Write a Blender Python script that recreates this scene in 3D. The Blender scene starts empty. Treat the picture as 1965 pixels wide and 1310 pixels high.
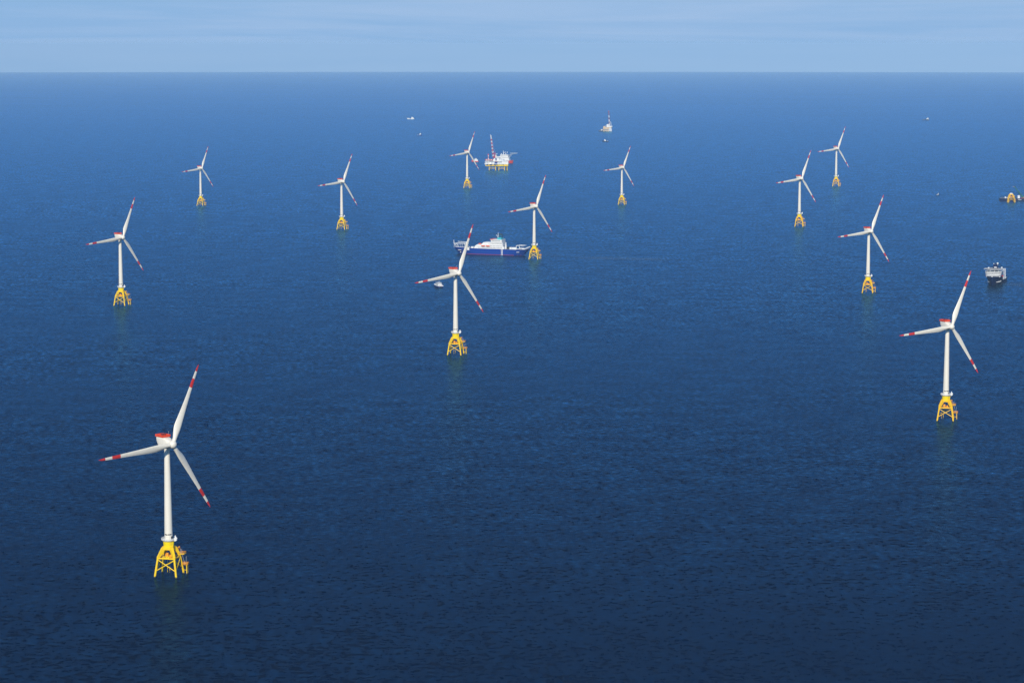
import bpy, math, random
from mathutils import Matrix, Vector

random.seed(7)
C = bpy.context.scene.collection
SC = bpy.context.scene
rad = math.radians

# ------------------------------------------------------------------ camera
PW, PH = 1965.0, 1310.0          # size of the photograph the bearings were taken from
FOC = 4500.0                     # focal length in those pixels (about 82 mm full frame)
CAM_H = 395.0                    # helicopter height above the sea
EYE_Y, HOR_Y = 85.0, 138.0       # eye level and visible horizon
PITCH = math.atan((PH / 2 - EYE_Y) / FOC)
DIP = math.atan((HOR_Y - PH / 2) / FOC) - math.atan((EYE_Y - PH / 2) / FOC)
EARTH_R = 2 * CAM_H / math.tan(DIP) ** 2      # about 6000 km: the sea really curves away

cam = bpy.data.cameras.new('camera')
cam.sensor_width = 36.0
cam.lens = FOC / PW * 36.0
cam.clip_start, cam.clip_end = 5.0, 400000.0
cam_o = bpy.data.objects.new('camera', cam)
cam_o.location = (0, 0, CAM_H)
cam_o.rotation_euler = (math.pi / 2 - PITCH, 0, 0)
C.objects.link(cam_o)
SC.camera = cam_o

# ------------------------------------------------------------------ sky and sun
SUN_EL = 32.0
SUN_AZ = 190.0                   # compass bearing from +Y clockwise: behind the camera, to its left
w = bpy.data.worlds.new('World')
SC.world = w
w.use_nodes = True
nt = w.node_tree
nt.nodes.clear()
N = nt.nodes.new
L = nt.links.new
sky = N('ShaderNodeTexSky')
sky.sky_type = 'NISHITA'
sky.sun_disc = False
sky.sun_elevation = rad(SUN_EL)
sky.sun_rotation = rad(SUN_AZ)
sky.altitude = 0
sky.air_density = 1.0
sky.dust_density = 0.3
sky.ozone_density = 2.0
tint = N('ShaderNodeMix'); tint.data_type = 'RGBA'; tint.blend_type = 'MULTIPLY'
tint.inputs[0].default_value = 1.0
tint.inputs[7].default_value = (0.30, 0.60, 0.95, 1)
L(sky.outputs[0], tint.inputs[6])
# thin streaky cloud sheets, laid out by direction
tc = N('ShaderNodeTexCoord')
# moist air: all round the horizon the sky pales to one soft blue
sep = N('ShaderNodeSeparateXYZ'); L(tc.outputs['Generated'], sep.inputs[0])
def math_node(op, a_, b_=None):
    x = N('ShaderNodeMath'); x.operation = op
    for k, v_ in enumerate((a_, b_)):
        if isinstance(v_, (int, float)):
            x.inputs[k].default_value = v_
        elif v_ is not None:
            L(v_, x.inputs[k])
    return x.outputs[0]
up_z = math_node('ABSOLUTE', sep.outputs[2])
def fall(scale, gain=0.95):
    return math_node('MULTIPLY', math_node('POWER', math.e, math_node('MULTIPLY', math_node('MULTIPLY', up_z, up_z), -1 / scale ** 2)), gain)
# reds die out first with height, blue last
split = N('ShaderNodeSeparateColor'); L(tint.outputs[2], split.inputs[0])
join = N('ShaderNodeCombineColor')
for k, (scale, col) in enumerate(((0.06, 2.32), (0.085, 3.95), (0.105, 6.5))):
    f_ = fall(scale)
    mixv = N('ShaderNodeMix'); mixv.data_type = 'FLOAT'
    L(f_, mixv.inputs[0]); L(split.outputs[k], mixv.inputs[2]); mixv.inputs[3].default_value = col
    L(mixv.outputs[0], join.inputs[k])
mp = N('ShaderNodeMapping'); mp.inputs['Scale'].default_value = (2.6, 2.6, 62.0)
L(tc.outputs['Generated'], mp.inputs[0])
cn = N('ShaderNodeTexNoise'); cn.inputs['Scale'].default_value = 1.6
cn.inputs['Detail'].default_value = 8; cn.inputs['Roughness'].default_value = 0.62
cn.inputs['Distortion'].default_value = 0.6
L(mp.outputs[0], cn.inputs[0])
cr = N('ShaderNodeValToRGB')
cr.color_ramp.elements[0].position = 0.42; cr.color_ramp.elements[0].color = (0, 0, 0, 1)
cr.color_ramp.elements[1].position = 0.72; cr.color_ramp.elements[1].color = (1.0, 1.0, 1.0, 1)
L(cn.outputs[0], cr.inputs[0])
cm = N('ShaderNodeMix'); cm.data_type = 'RGBA'
cf = math_node('MULTIPLY', cr.outputs[0], fall(0.07, 1.0))
L(cf, cm.inputs[0])
L(join.outputs[0], cm.inputs[6])
cm.inputs[7].default_value = (3.35, 4.7, 6.85, 1)
bg = N('ShaderNodeBackground'); bg.inputs[1].default_value = 0.10
L(cm.outputs[2], bg.inputs[0])
wo = N('ShaderNodeOutputWorld')
L(bg.outputs[0], wo.inputs[0])

sun = bpy.data.lights.new('sun', 'SUN')
sun.energy = 3.6
sun.angle = rad(0.53)
sun.color = (1.0, 0.93, 0.79)
sun_o = bpy.data.objects.new('sun', sun)
a, e = rad(SUN_AZ), rad(SUN_EL)
to_sun = Vector((math.sin(a) * math.cos(e), math.cos(a) * math.cos(e), math.sin(e)))
sun_o.rotation_euler = to_sun.to_track_quat('Z', 'Y').to_euler()
sun_o.location = (0, 0, 900)
C.objects.link(sun_o)

SC.view_settings.view_transform = 'Standard'
SC.view_settings.look = 'None'
SC.view_settings.exposure = 0.2
SC.view_settings.gamma = 1.0
SC.view_settings.use_curve_mapping = False
SC.render.engine = 'CYCLES'
SC.cycles.max_bounces = 3
SC.cycles.diffuse_bounces = 2
SC.cycles.glossy_bounces = 2
SC.cycles.caustics_reflective = False
SC.cycles.caustics_refractive = False
SC.cycles.volume_bounces = 0
SC.cycles.use_denoising = True
SC.cycles.denoiser = 'OPENIMAGEDENOISE'
SC.cycles.denoising_input_passes = 'RGB_ALBEDO_NORMAL'
SC.cycles.denoising_prefilter = 'NONE'
SC.cycles.filter_width = 1.5


# ------------------------------------------------------------------ geometry helpers
def sea_z(x, y):
    return -(x * x + y * y) / (2 * EARTH_R)


def place(px, py):
    """the point of the sea surface that the camera sees in that direction"""
    dx, dy = (px - PW / 2) / FOC, (py - PH / 2) / FOC
    d = Vector((dx, math.cos(PITCH) - dy * math.sin(PITCH), -math.sin(PITCH) - dy * math.cos(PITCH)))
    A = (d.x ** 2 + d.y ** 2) / (2 * EARTH_R)
    t = (-d.z - math.sqrt(d.z * d.z - 4 * A * CAM_H)) / (2 * A)
    p = d * t
    return Vector((p.x, p.y, sea_z(p.x, p.y)))


class MB:
    """collects shapes, builds ONE mesh object"""
    def __init__(s):
        s.v, s.f = [], []

    def add(s, verts, faces):
        o = len(s.v)
        s.v += [tuple(p) for p in verts]
        s.f += [tuple(i + o for i in f) for f in faces]
        return s

    def box(s, x0, x1, y0, y1, z0, z1):
        v = [(x, y, z) for z in (z0, z1) for x, y in ((x0, y0), (x1, y0), (x1, y1), (x0, y1))]
        return s.add(v, [(3, 2, 1, 0), (4, 5, 6, 7), (0, 1, 5, 4), (1, 2, 6, 5), (2, 3, 7, 6), (3, 0, 4, 7)])

    def loft(s, rings, cap=True):
        n = len(rings[0])
        v = [p for r in rings for p in r]
        f = []
        for k in range(len(rings) - 1):
            for i in range(n):
                j = (i + 1) % n
                f.append((k * n + i, k * n + j, (k + 1) * n + j, (k + 1) * n + i))
        if cap:
            f.append(tuple(range(n - 1, -1, -1)))
            f.append(tuple((len(rings) - 1) * n + i for i in range(n)))
        return s.add(v, f)

    def tube(s, p0, p1, r0, r1=None, n=10, cap=True):
        r1 = r0 if r1 is None else r1
        p0, p1 = Vector(p0), Vector(p1)
        d = (p1 - p0).normalized()
        u = d.orthogonal().normalized()
        q = d.cross(u)
        rings = []
        for p, r in ((p0, r0), (p1, r1)):
            rings.append([p + u * (r * math.cos(2 * math.pi * i / n)) + q * (r * math.sin(2 * math.pi * i / n)) for i in range(n)])
        return s.loft(rings, cap)

    def bar(s, p0, p1, w0, h0, w1=None, h1=None):
        """rectangular girder from p0 to p1; w sideways, h in the vertical plane of the bar"""
        w1 = w0 if w1 is None else w1
        h1 = h0 if h1 is None else h1
        p0, p1 = Vector(p0), Vector(p1)
        d = (p1 - p0).normalized()
        side = d.cross(Vector((0, 0, 1)))
        side = Vector((1, 0, 0)) if side.length < 1e-4 else side.normalized()
        up = side.cross(d)
        rings = [[p + side * (sx * ww / 2) + up * (sz * hh / 2) for sx, sz in ((-1, -1), (1, -1), (1, 1), (-1, 1))]
                 for p, ww, hh in ((p0, w0, h0), (p1, w1, h1))]
        return s.loft(rings)

    def lathe(s, prof, n=32, cx=0, cy=0, cap=True):
        rings = [[(cx + r * math.cos(2 * math.pi * i / n), cy + r * math.sin(2 * math.pi * i / n), z) for i in range(n)] for r, z in prof]
        return s.loft(rings, cap)

    def prism(s, pts, y0, y1):
        """outline in the xz plane pulled along y"""
        return s.loft([[(x, y0, z) for x, z in pts], [(x, y1, z) for x, z in pts]])

    def build(s, name, mat, parent=None, smooth=None):
        me = bpy.data.meshes.new(name)
        me.from_pydata(s.v, [], s.f)
        me.materials.append(mat)
        import bmesh
        b = bmesh.new(); b.from_mesh(me)
        bmesh.ops.recalc_face_normals(b, faces=b.faces)
        b.to_mesh(me); b.free()
        if smooth is not None:
            me.polygons.foreach_set('use_smooth', [True] * len(me.polygons))
            me.set_sharp_from_angle(angle=rad(smooth))
        o = bpy.data.objects.new(name, me)
        C.objects.link(o)
        o.parent = parent
        return o


def thing(name, label, cat, loc, rz=0.0, group=None):
    o = bpy.data.objects.new(name, None)
    o.empty_display_size = 5
    o.location = loc
    o.rotation_euler = (0, 0, rz)
    o['label'], o['category'] = label, cat
    if group:
        o['group'] = group
    C.objects.link(o)
    return o


def copy_tree(o, parent=None):
    c = o.copy()
    C.objects.link(c)
    c.parent = parent
    for ch in o.children:
        copy_tree(ch, c)
    return c


# ------------------------------------------------------------------ materials
def paint(name, col, rough=0.45, var=0.10, scale=0.6, dirt=None, spec=0.4, streak=False):
    m = bpy.data.materials.new(name)
    m.use_nodes = True
    t = m.node_tree
    b = t.nodes['Principled BSDF']
    b.inputs['Roughness'].default_value = rough
    b.inputs['Specular IOR Level'].default_value = spec
    co = t.nodes.new('ShaderNodeTexCoord')
    mpn = t.nodes.new('ShaderNodeMapping')
    mpn.inputs['Scale'].default_value = (1, 1, 0.15) if streak else (1, 1, 1)
    t.links.new(co.outputs['Object'], mpn.inputs[0])
    n = t.nodes.new('ShaderNodeTexNoise')
    n.inputs['Scale'].default_value = scale
    n.inputs['Detail'].default_value = 5
    n.inputs['Roughness'].default_value = 0.6
    t.links.new(mpn.outputs[0], n.inputs[0])
    rmp = t.nodes.new('ShaderNodeValToRGB')
    d = dirt or tuple(c * (1 - 2.2 * var) for c in col)
    rmp.color_ramp.elements[0].position = 0.30
    rmp.color_ramp.elements[0].color = (*d, 1)
    rmp.color_ramp.elements[1].position = 0.52
    rmp.color_ramp.elements[1].color = (*col, 1)
    t.links.new(n.outputs[0], rmp.inputs[0])
    t.links.new(rmp.outputs[0], b.inputs['Base Color'])
    return m


def splash_paint(name, col, rust):
    """jacket paint: rust streaks and a dark weed-grown splash zone just above the water"""
    m = paint(name, col, 0.42, dirt=rust, scale=0.9, streak=True)
    t = m.node_tree
    b = t.nodes['Principled BSDF']
    rmp = next(n for n in t.nodes if n.type == 'VALTORGB')
    rmp.color_ramp.elements[0].position = 0.24
    rmp.color_ramp.elements[1].position = 0.44
    co = next(n for n in t.nodes if n.type == 'TEX_COORD')
    sp = t.nodes.new('ShaderNodeSeparateXYZ')
    t.links.new(co.outputs['Object'], sp.inputs[0])
    nz = t.nodes.new('ShaderNodeTexNoise'); nz.inputs['Scale'].default_value = 1.3
    t.links.new(co.outputs['Object'], nz.inputs[0])
    ad = t.nodes.new('ShaderNodeMath'); ad.operation = 'MULTIPLY_ADD'
    t.links.new(nz.outputs[0], ad.inputs[0]); ad.inputs[1].default_value = 1.2
    t.links.new(sp.outputs[2], ad.inputs[2])
    mr = t.nodes.new('ShaderNodeMapRange')
    mr.inputs[1].default_value = 1.1; mr.inputs[2].default_value = 1.7
    mr.inputs[3].default_value = 1.0; mr.inputs[4].default_value = 0.0
    t.links.new(ad.outputs[0], mr.inputs[0])
    mx = t.nodes.new('ShaderNodeMix'); mx.data_type = 'RGBA'
    t.links.new(mr.outputs[0], mx.inputs[0])
    t.links.new(rmp.outputs[0], mx.inputs[6])
    mx.inputs[7].default_value = (0.10, 0.08, 0.02, 1)
    t.links.new(mx.outputs[2], b.inputs['Base Color'])
    return m


M = {
    'tower': paint('tower_paint', (0.85, 0.80, 0.68), 0.38, 0.03, 0.25, streak=True),
    'blade': paint('blade_paint', (0.80, 0.76, 0.65), 0.38, 0.05, 0.3),
    'red': paint('signal_red_paint', (0.62, 0.025, 0.018), 0.45, 0.08, 0.4),
    'orange_red': paint('deck_red_paint', (0.85, 0.075, 0.02), 0.5, 0.15, 0.5),
    'dark_red': paint('hatch_red', (0.28, 0.03, 0.02), 0.6),
    'yellow': splash_paint('jacket_yellow_paint', (0.97, 0.645, 0.001), (0.85, 0.42, 0.002)),
    'orange': splash_paint('jacket_orange_yellow', (0.97, 0.58, 0.001), (0.82, 0.38, 0.002)),  # the jacket yellow again in a more orange tone
    'column': paint('column_yellow_paint', (0.97, 0.74, 0.001), 0.4, 0.04),
    'deckorange': paint('deck_orange', (0.88, 0.36, 0.005), 0.6, 0.2, 1.0),
    'white': paint('ship_white_paint', (0.82, 0.82, 0.80), 0.4, 0.04, 0.3),
    'grey': paint('deck_grey', (0.35, 0.35, 0.34), 0.7, 0.15, 0.3),
    'dark': paint('dark_steel', (0.035, 0.04, 0.05), 0.5),
    'black': paint('black_lettering', (0.012, 0.012, 0.012), 0.6),
    'glass': paint('window_glass', (0.015, 0.02, 0.03), 0.1, spec=0.6),
    'hullblue': paint('hull_blue_paint', (0.001, 0.042, 0.29), 0.5, 0.03, 0.15, spec=0.12),
    'navy': paint('hull_navy_paint', (0.002, 0.011, 0.062), 0.5, 0.1, 0.2, spec=0.12),
    'cathull': paint('catamaran_blue_paint', (0.003, 0.025, 0.16), 0.4, spec=0.15),
    'midblue': paint('hull_mid_blue_paint', (0.01, 0.06, 0.30), 0.4),
    'boot': paint('boot_red_paint', (0.32, 0.03, 0.03), 0.6),
    'teal': paint('funnel_teal_paint', (0.005, 0.10, 0.20), 0.4),
    'cyan': paint('funnel_cyan_paint', (0.05, 0.55, 0.62), 0.4),
    'lifeboat': paint('lifeboat_orange', (0.80, 0.13, 0.05), 0.45),
    'shipred': paint('hull_red_paint', (0.80, 0.06, 0.05), 0.45),
    'sand': paint('sand_paint', (0.66, 0.50, 0.30), 0.55, 0.15, 0.2),
    'tan': paint('cargo_tan', (0.42, 0.30, 0.20), 0.7, 0.2, 0.4),
    'green': paint('crane_green', (0.01, 0.13, 0.08), 0.5),
    'steel': paint('galvanised_steel', (0.45, 0.46, 0.47), 0.45),
    'palegrey': paint('module_pale_grey', (0.62, 0.65, 0.68), 0.5, 0.1, 0.2),
}


def water_material():
    m = bpy.data.materials.new('open_sea_water')
    m.use_nodes = True
    t = m.node_tree
    n, l = t.nodes.new, t.links.new
    t.nodes.clear()
    out = n('ShaderNodeOutputMaterial')
    body = n('ShaderNodeBsdfDiffuse')                 # light coming back out of the deep water
    body.inputs['Color'].default_value = (0.0, 0.0055, 0.020, 1)
    gl = n('ShaderNodeBsdfGlossy')                    # sky mirrored in the wavelets
    gl.inputs['Color'].default_value = (0.18, 0.58, 0.89, 1)
    gl.inputs['Roughness'].default_value = 0.27
    fr = n('ShaderNodeFresnel')
    fr.inputs['IOR'].default_value = 1.33
    pw = n('ShaderNodeMath'); pw.operation = 'POWER'; pw.inputs[1].default_value = 1.8
    l(fr.outputs[0], pw.inputs[0])
    mixs = n('ShaderNodeMixShader')
    l(pw.outputs[0], mixs.inputs[0]); l(body.outputs[0], mixs.inputs[1]); l(gl.outputs[0], mixs.inputs[2])
    l(mixs.outputs[0], out.inputs[0])
    co = n('ShaderNodeTexCoord')

    def waves(scale, detail, rough, sx=1.0, sy=1.0, rot=0.0, off=(0, 0, 0)):
        mpn = n('ShaderNodeMapping')
        mpn.inputs['Scale'].default_value = (sx, sy, 1)
        mpn.inputs['Rotation'].default_value = (0, 0, rot)
        mpn.inputs['Location'].default_value = off
        l(co.outputs['Object'], mpn.inputs[0])
        x = n('ShaderNodeTexNoise')
        x.noise_dimensions = '2D'
        x.inputs['Scale'].default_value = scale
        x.inputs['Detail'].default_value = detail
        x.inputs['Roughness'].default_value = rough
        l(mpn.outputs[0], x.inputs[0])
        return x

    def vmath(op, a_, b_=None):
        x = n('ShaderNodeVectorMath'); x.operation = op
        for k, s_ in enumerate((a_, b_)):
            if s_ is None:
                continue
            if isinstance(s_, tuple):
                x.inputs[k].default_value = s_
            else:
                l(s_, x.inputs[k])
        return x
    # slopes: the red and green channels of noise are the two slope components
    total = None
    for (sc, det, ro, sx, sy, rot, amp, off) in (
            (1 / 34.0, 2, 0.5, 0.75, 1.25, 0.25, 0.12, (3, 9, 0)),
            (1 / 5.5, 3, 0.55, 0.80, 1.05, -0.10, 0.36, (17, 5, 0)),
            (1 / 2.4, 2, 0.6, 1.0, 1.0, 0.4, 0.14, (41, 2, 0))):
        wv = waves(sc, det, ro, sx, sy, rot, off)
        c0 = vmath('SUBTRACT', wv.outputs['Color'], (0.5, 0.5, 0.5))
        c1 = vmath('MULTIPLY', c0.outputs[0], (amp, amp, 0.0))
        total = c1 if total is None else vmath('ADD', total.outputs[0], c1.outputs[0])
    # gusts and slicks: the chop is rougher in some long patches than in others
    gust = waves(1 / 420.0, 4, 0.55, 0.35, 1.0, 0.12, (5, 5, 0))
    gr = n('ShaderNodeMapRange')
    gr.inputs[1].default_value = 0.32; gr.inputs[2].default_value = 0.68
    gr.inputs[3].default_value = 0.62; gr.inputs[4].default_value = 1.30
    l(gust.outputs[0], gr.inputs[0])
    sc_ = n('ShaderNodeVectorMath'); sc_.operation = 'SCALE'
    l(total.outputs[0], sc_.inputs[0]); l(gr.outputs[0], sc_.inputs['Scale'])
    # wind waves lean: the faces towards the viewer's side are the steeper ones
    sx_ = n('ShaderNodeSeparateXYZ'); l(sc_.outputs[0], sx_.inputs[0])
    neg = n('ShaderNodeMath'); neg.operation = 'MINIMUM'; l(sx_.outputs[1], neg.inputs[0]); neg.inputs[1].default_value = 0.0
    pos = n('ShaderNodeMath'); pos.operation = 'MAXIMUM'; l(sx_.outputs[1], pos.inputs[0]); pos.inputs[1].default_value = 0.0
    lean = n('ShaderNodeMath'); lean.operation = 'MULTIPLY_ADD'
    l(pos.outputs[0], lean.inputs[0]); lean.inputs[1].default_value = 0.70; l(neg.outputs[0], lean.inputs[2])
    cmb = n('ShaderNodeCombineXYZ'); l(sx_.outputs[0], cmb.inputs[0]); l(lean.outputs[0], cmb.inputs[1])
    geo = n('ShaderNodeNewGeometry')
    nn = vmath('ADD', geo.outputs['Normal'], cmb.outputs[0])
    nrm = vmath('NORMALIZE', nn.outputs[0])
    l(nrm.outputs[0], gl.inputs['Normal'])
    l(nrm.outputs[0], body.inputs['Normal'])
    l(nrm.outputs[0], fr.inputs['Normal'])
    return m


# ------------------------------------------------------------------ sea
def make_sea():
    radii = [0, 150, 300, 500, 750, 1000]
    while radii[-1] < 80000:
        radii.append(radii[-1] * 1.055 if radii[-1] < 20000 else radii[-1] + 1000)
    seg = 144
    v, f = [(0, 0, 0)], []
    for r in radii[1:]:
        for i in range(seg):
            t = 2 * math.pi * i / seg
            v.append((r * math.sin(t), r * math.cos(t), -r * r / (2 * EARTH_R)))
    for i in range(seg):
        f.append((0, 1 + (i + 1) % seg, 1 + i))
    for k in range(len(radii) - 2):
        for i in range(seg):
            j = (i + 1) % seg
            f.append((1 + k * seg + i, 1 + k * seg + j, 1 + (k + 1) * seg + j, 1 + (k + 1) * seg + i))
    me = bpy.data.meshes.new('sea')
    me.from_pydata(v, [], f)
    me.materials.append(water_material())
    me.polygons.foreach_set('use_smooth', [True] * len(me.polygons))
    o = bpy.data.objects.new('sea', me)
    o['kind'] = 'structure'
    o['label'] = 'deep blue open sea with small wind waves'
    C.objects.link(o)
    return radii[-1]


SEA_R = make_sea()


def make_haze():
    mb = MB()
    r = SEA_R + 2000
    mb.box(-r, r, -r, r, -SEA_R ** 2 / (2 * EARTH_R) - 1.0, CAM_H + 25)
    m = bpy.data.materials.new('sea_haze')
    m.use_nodes = True
    t = m.node_tree
    t.nodes.clear()
    pv = t.nodes.new('ShaderNodeVolumePrincipled')
    pv.inputs['Color'].default_value = (0.455, 0.71, 1.0, 1)
    pv.inputs['Density'].default_value = 2.2e-5
    pv.inputs['Anisotropy'].default_value = -0.25
    out = t.nodes.new('ShaderNodeOutputMaterial')
    t.links.new(pv.outputs[0], out.inputs['Volume'])
    o = mb.build('haze', m)
    o['kind'] = 'stuff'
    o['label'] = 'pale blue haze over the sea'
    return o


make_haze()

# ------------------------------------------------------------------ wind turbine
HUB_Z, OVERHANG, ROTOR_R = 100.2, 7.3, 63.4
TILT = rad(0.6)
KNEE = 14.4
JW, JK = 8.4, 6.4               # half width of the jacket at the water and at deck level


def leg_xy(z):
    return JW + (JK - JW) * z / KNEE


def make_jacket(t, cap_white=False):
    Y = M['yellow']
    cs = ((-1, -1), (1, -1), (1, 1), (-1, 1))
    for sx, sy in cs:
        mb = MB()
        q = leg_xy(-8)
        mb.tube((sx * q, sy * q, -8), (sx * JK, sy * JK, KNEE), 0.82, 0.78, 14)
        mb.tube((sx * JK, sy * JK, KNEE - 0.9), (sx * JK * 0.985, sy * JK * 0.985, KNEE + 0.7), 1.0, 1.0, 14)
        mb.build('leg', Y, t, 40)
        mb = MB()
        mb.bar((sx * (JK - 0.05), sy * (JK - 0.05), KNEE - 0.1), (sx * 3.1, sy * 3.1, 21.1), 1.6, 1.8, 2.4, 2.7)
        mb.build('arm', Y, t)
    for k in range(4):
        a_, b_ = Vector((*cs[k], 0)), Vector((*cs[(k + 1) % 4], 0))
        MB().tube((a_.x * JK, a_.y * JK, 13.9), (b_.x * JK, b_.y * JK, 13.9), 0.5, None, 10).build('deck_beam', Y, t, 40)
        for p, q in ((a_, b_), (b_, a_)):
            r0, r1 = leg_xy(13.0), leg_xy(4.6)
            # one brace of each pair sits a touch inside the other
            off = (p + q) * (-0.10 if p is a_ else 0.10)
            MB().tube(Vector((p.x * r0, p.y * r0, 13.0)) + off * 0.6, Vector((q.x * r1, q.y * r1, 4.6)) + off * 0.6, 0.35, None, 8).build('brace', Y, t, 40)
    # deck frame at the top that ties the arms into the column
    mb = MB()
    hs = 4.35
    ch = 1.5
    oct_ = [(-hs + ch, -hs), (hs - ch, -hs), (hs, -hs + ch), (hs, hs - ch), (hs - ch, hs), (-hs + ch, hs), (-hs, hs - ch), (-hs, -hs + ch)]
    mb.loft([[(x, y, z) for x, y in oct_] for z in (20.1, 22.3)])
    mb.build('top_frame', Y, t)
    MB().box(-4.6, 4.6, -4.6, 4.6, 14.05, 14.3).build('deck', M['deckorange'], t)
    for (x, y, z, sx_, sy_, sz_, mt) in ((-1.6, 0.6, 14.3, 2.6, 2.2, 2.8, 'deckorange'), (1.7, -0.8, 14.3, 1.6, 1.8, 1.7, 'deckorange'),
                                         (2.6, 2.2, 14.3, 2.0, 2.0, 2.4, 'dark'), (-2.8, -2.6, 14.3, 1.2, 1.0, 1.4, 'dark')):
        MB().box(x - sx_ / 2, x + sx_ / 2, y - sy_ / 2, y + sy_ / 2, z, z + sz_).build('equipment_box', M[mt], t)
    # deck-edge railing
    for k in range(4):
        a_, b_ = Vector((*cs[k], 0)) * 4.5, Vector((*cs[(k + 1) % 4], 0)) * 4.5
        mb = MB()
        for z in (14.9, 15.45):
            mb.tube((a_.x, a_.y, z), (b_.x, b_.y, z), 0.05, None, 5)
        for i in range(1, 7):
            p = a_.lerp(b_, i / 7)
            mb.tube((p.x, p.y, 14.3), (p.x, p.y, 15.45), 0.05, None, 5)
        mb.build('railing', Y, t)
    # laydown platform over the rear corner, with its davit and poles
    p = MB().box(5.2, 10.4, 4.2, 9.6, 15.3, 15.65).build('laydown_platform', Y, t)
    mb = MB()
    for (x0, y0, x1, y1) in ((5.4, 4.4, 10.2, 4.4), (10.2, 4.4, 10.2, 9.4), (10.2, 9.4, 5.4, 9.4)):
        for z in (16.2, 16.8):
            mb.tube((x0, y0, z), (x1, y1, z), 0.12, None, 5)
        for i in range(4):
            x, y = x0 + (x1 - x0) * i / 3.5, y0 + (y1 - y0) * i / 3.5
            mb.tube((x, y, 15.6), (x, y, 16.8), 0.07, None, 5)
    mb.build('railing', M['deckorange'], p)
    mb = MB()
    mb.tube((5.0, 5.6, 15.6), (5.0, 5.6, 19.6), 0.35, None, 8)
    mb.bar((3.4, 5.6, 19.0), (6.6, 5.6, 21.3), 0.8, 0.9, 0.5, 0.5)
    mb.tube((6.5, 5.6, 21.2), (7.2, 5.6, 17.6), 0.10, None, 6)
    mb.tube((5.0, 5.6, 17.0), (6.4, 5.6, 21.0), 0.16, None, 6)
    mb.build('davit_crane', M['deckorange'], t, 40)
    for x, y in ((7.4, 4.6), (8.5, 4.5)):
        MB().tube((x, y, 15.6), (x, y, 19.6), 0.13, None, 6).build('lamp_pole', M['steel'], t)
    # boat landing beside the rear leg
    bl = MB().box(8.2, 12.7, 5.4, 8.6, 7.2, 7.5).build('boat_landing_platform', M['deckorange'], t)
    mb = MB()
    for (x0, y0, x1, y1) in ((8.3, 5.5, 12.6, 5.5), (12.6, 5.5, 12.6, 8.5), (12.6, 8.5, 8.3, 8.5)):
        for z in (7.9, 8.4, 8.9):
            mb.tube((x0, y0, z), (x1, y1, z), 0.13, None, 5)
        for i in range(5):
            x, y = x0 + (x1 - x0) * i / 4.2, y0 + (y1 - y0) * i / 4.2
            mb.tube((x, y, 7.5), (x, y, 8.9), 0.12, None, 5)
    mb.build('railing', M['deckorange'], bl)
    for y in (5.9, 8.0):
        MB().tube((11.9, y, -5), (11.6, y, 7.3), 0.34, None, 8).build('fender_tube', Y, t, 40)
    mb = MB()
    for y in (6.6, 7.3):
        mb.tube((11.1, y, -3), (11.1, y, 13.6), 0.09, None, 5)
    for i in range(38):
        mb.tube((11.1, 6.6, -2.5 + i * 0.42), (11.1, 7.3, -2.5 + i * 0.42), 0.05, None, 4)
    mb.build('ladder', M['steel'], t)
    for z in (2.9, 6.6):
        q = leg_xy(z)
        MB().tube((q, q, z), (11.7, 6.9, z), 0.2, None, 8).build('landing_strut', Y, t, 40)
    MB().tube((10.7, 5.3, 7.4), (8.6, 5.0, 15.4), 0.12, None, 6).build('cable_tube', M['steel'], t)
    # cable J-tubes down one side
    for x in (-3.4, -1.9):
        MB().tube((x, 6.6, 14), (x * 1.3, 8.0, -4), 0.2, None, 8).build('cable_tube', Y, t, 40)


def ring_posts(mb, r, z0, z1, n, pr):
    for i in range(n):
        an = 2 * math.pi * i / n
        mb.tube((r * math.cos(an), r * math.sin(an), z0), (r * math.cos(an), r * math.sin(an), z1), pr, None, 5)


def torus(mb, r, z, pr, n=36, m=6):
    v, f = [], []
    for i in range(n):
        an = 2 * math.pi * i / n
        for j in range(m):
            bn = 2 * math.pi * j / m
            rr = r + pr * math.cos(bn)
            v.append((rr * math.cos(an), rr * math.sin(an), z + pr * math.sin(bn)))
    for i in range(n):
        for j in range(m):
            f.append((i * m + j, ((i + 1) % n) * m + j, ((i + 1) % n) * m + (j + 1) % m, i * m + (j + 1) % m))
    mb.add(v, f)


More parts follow.
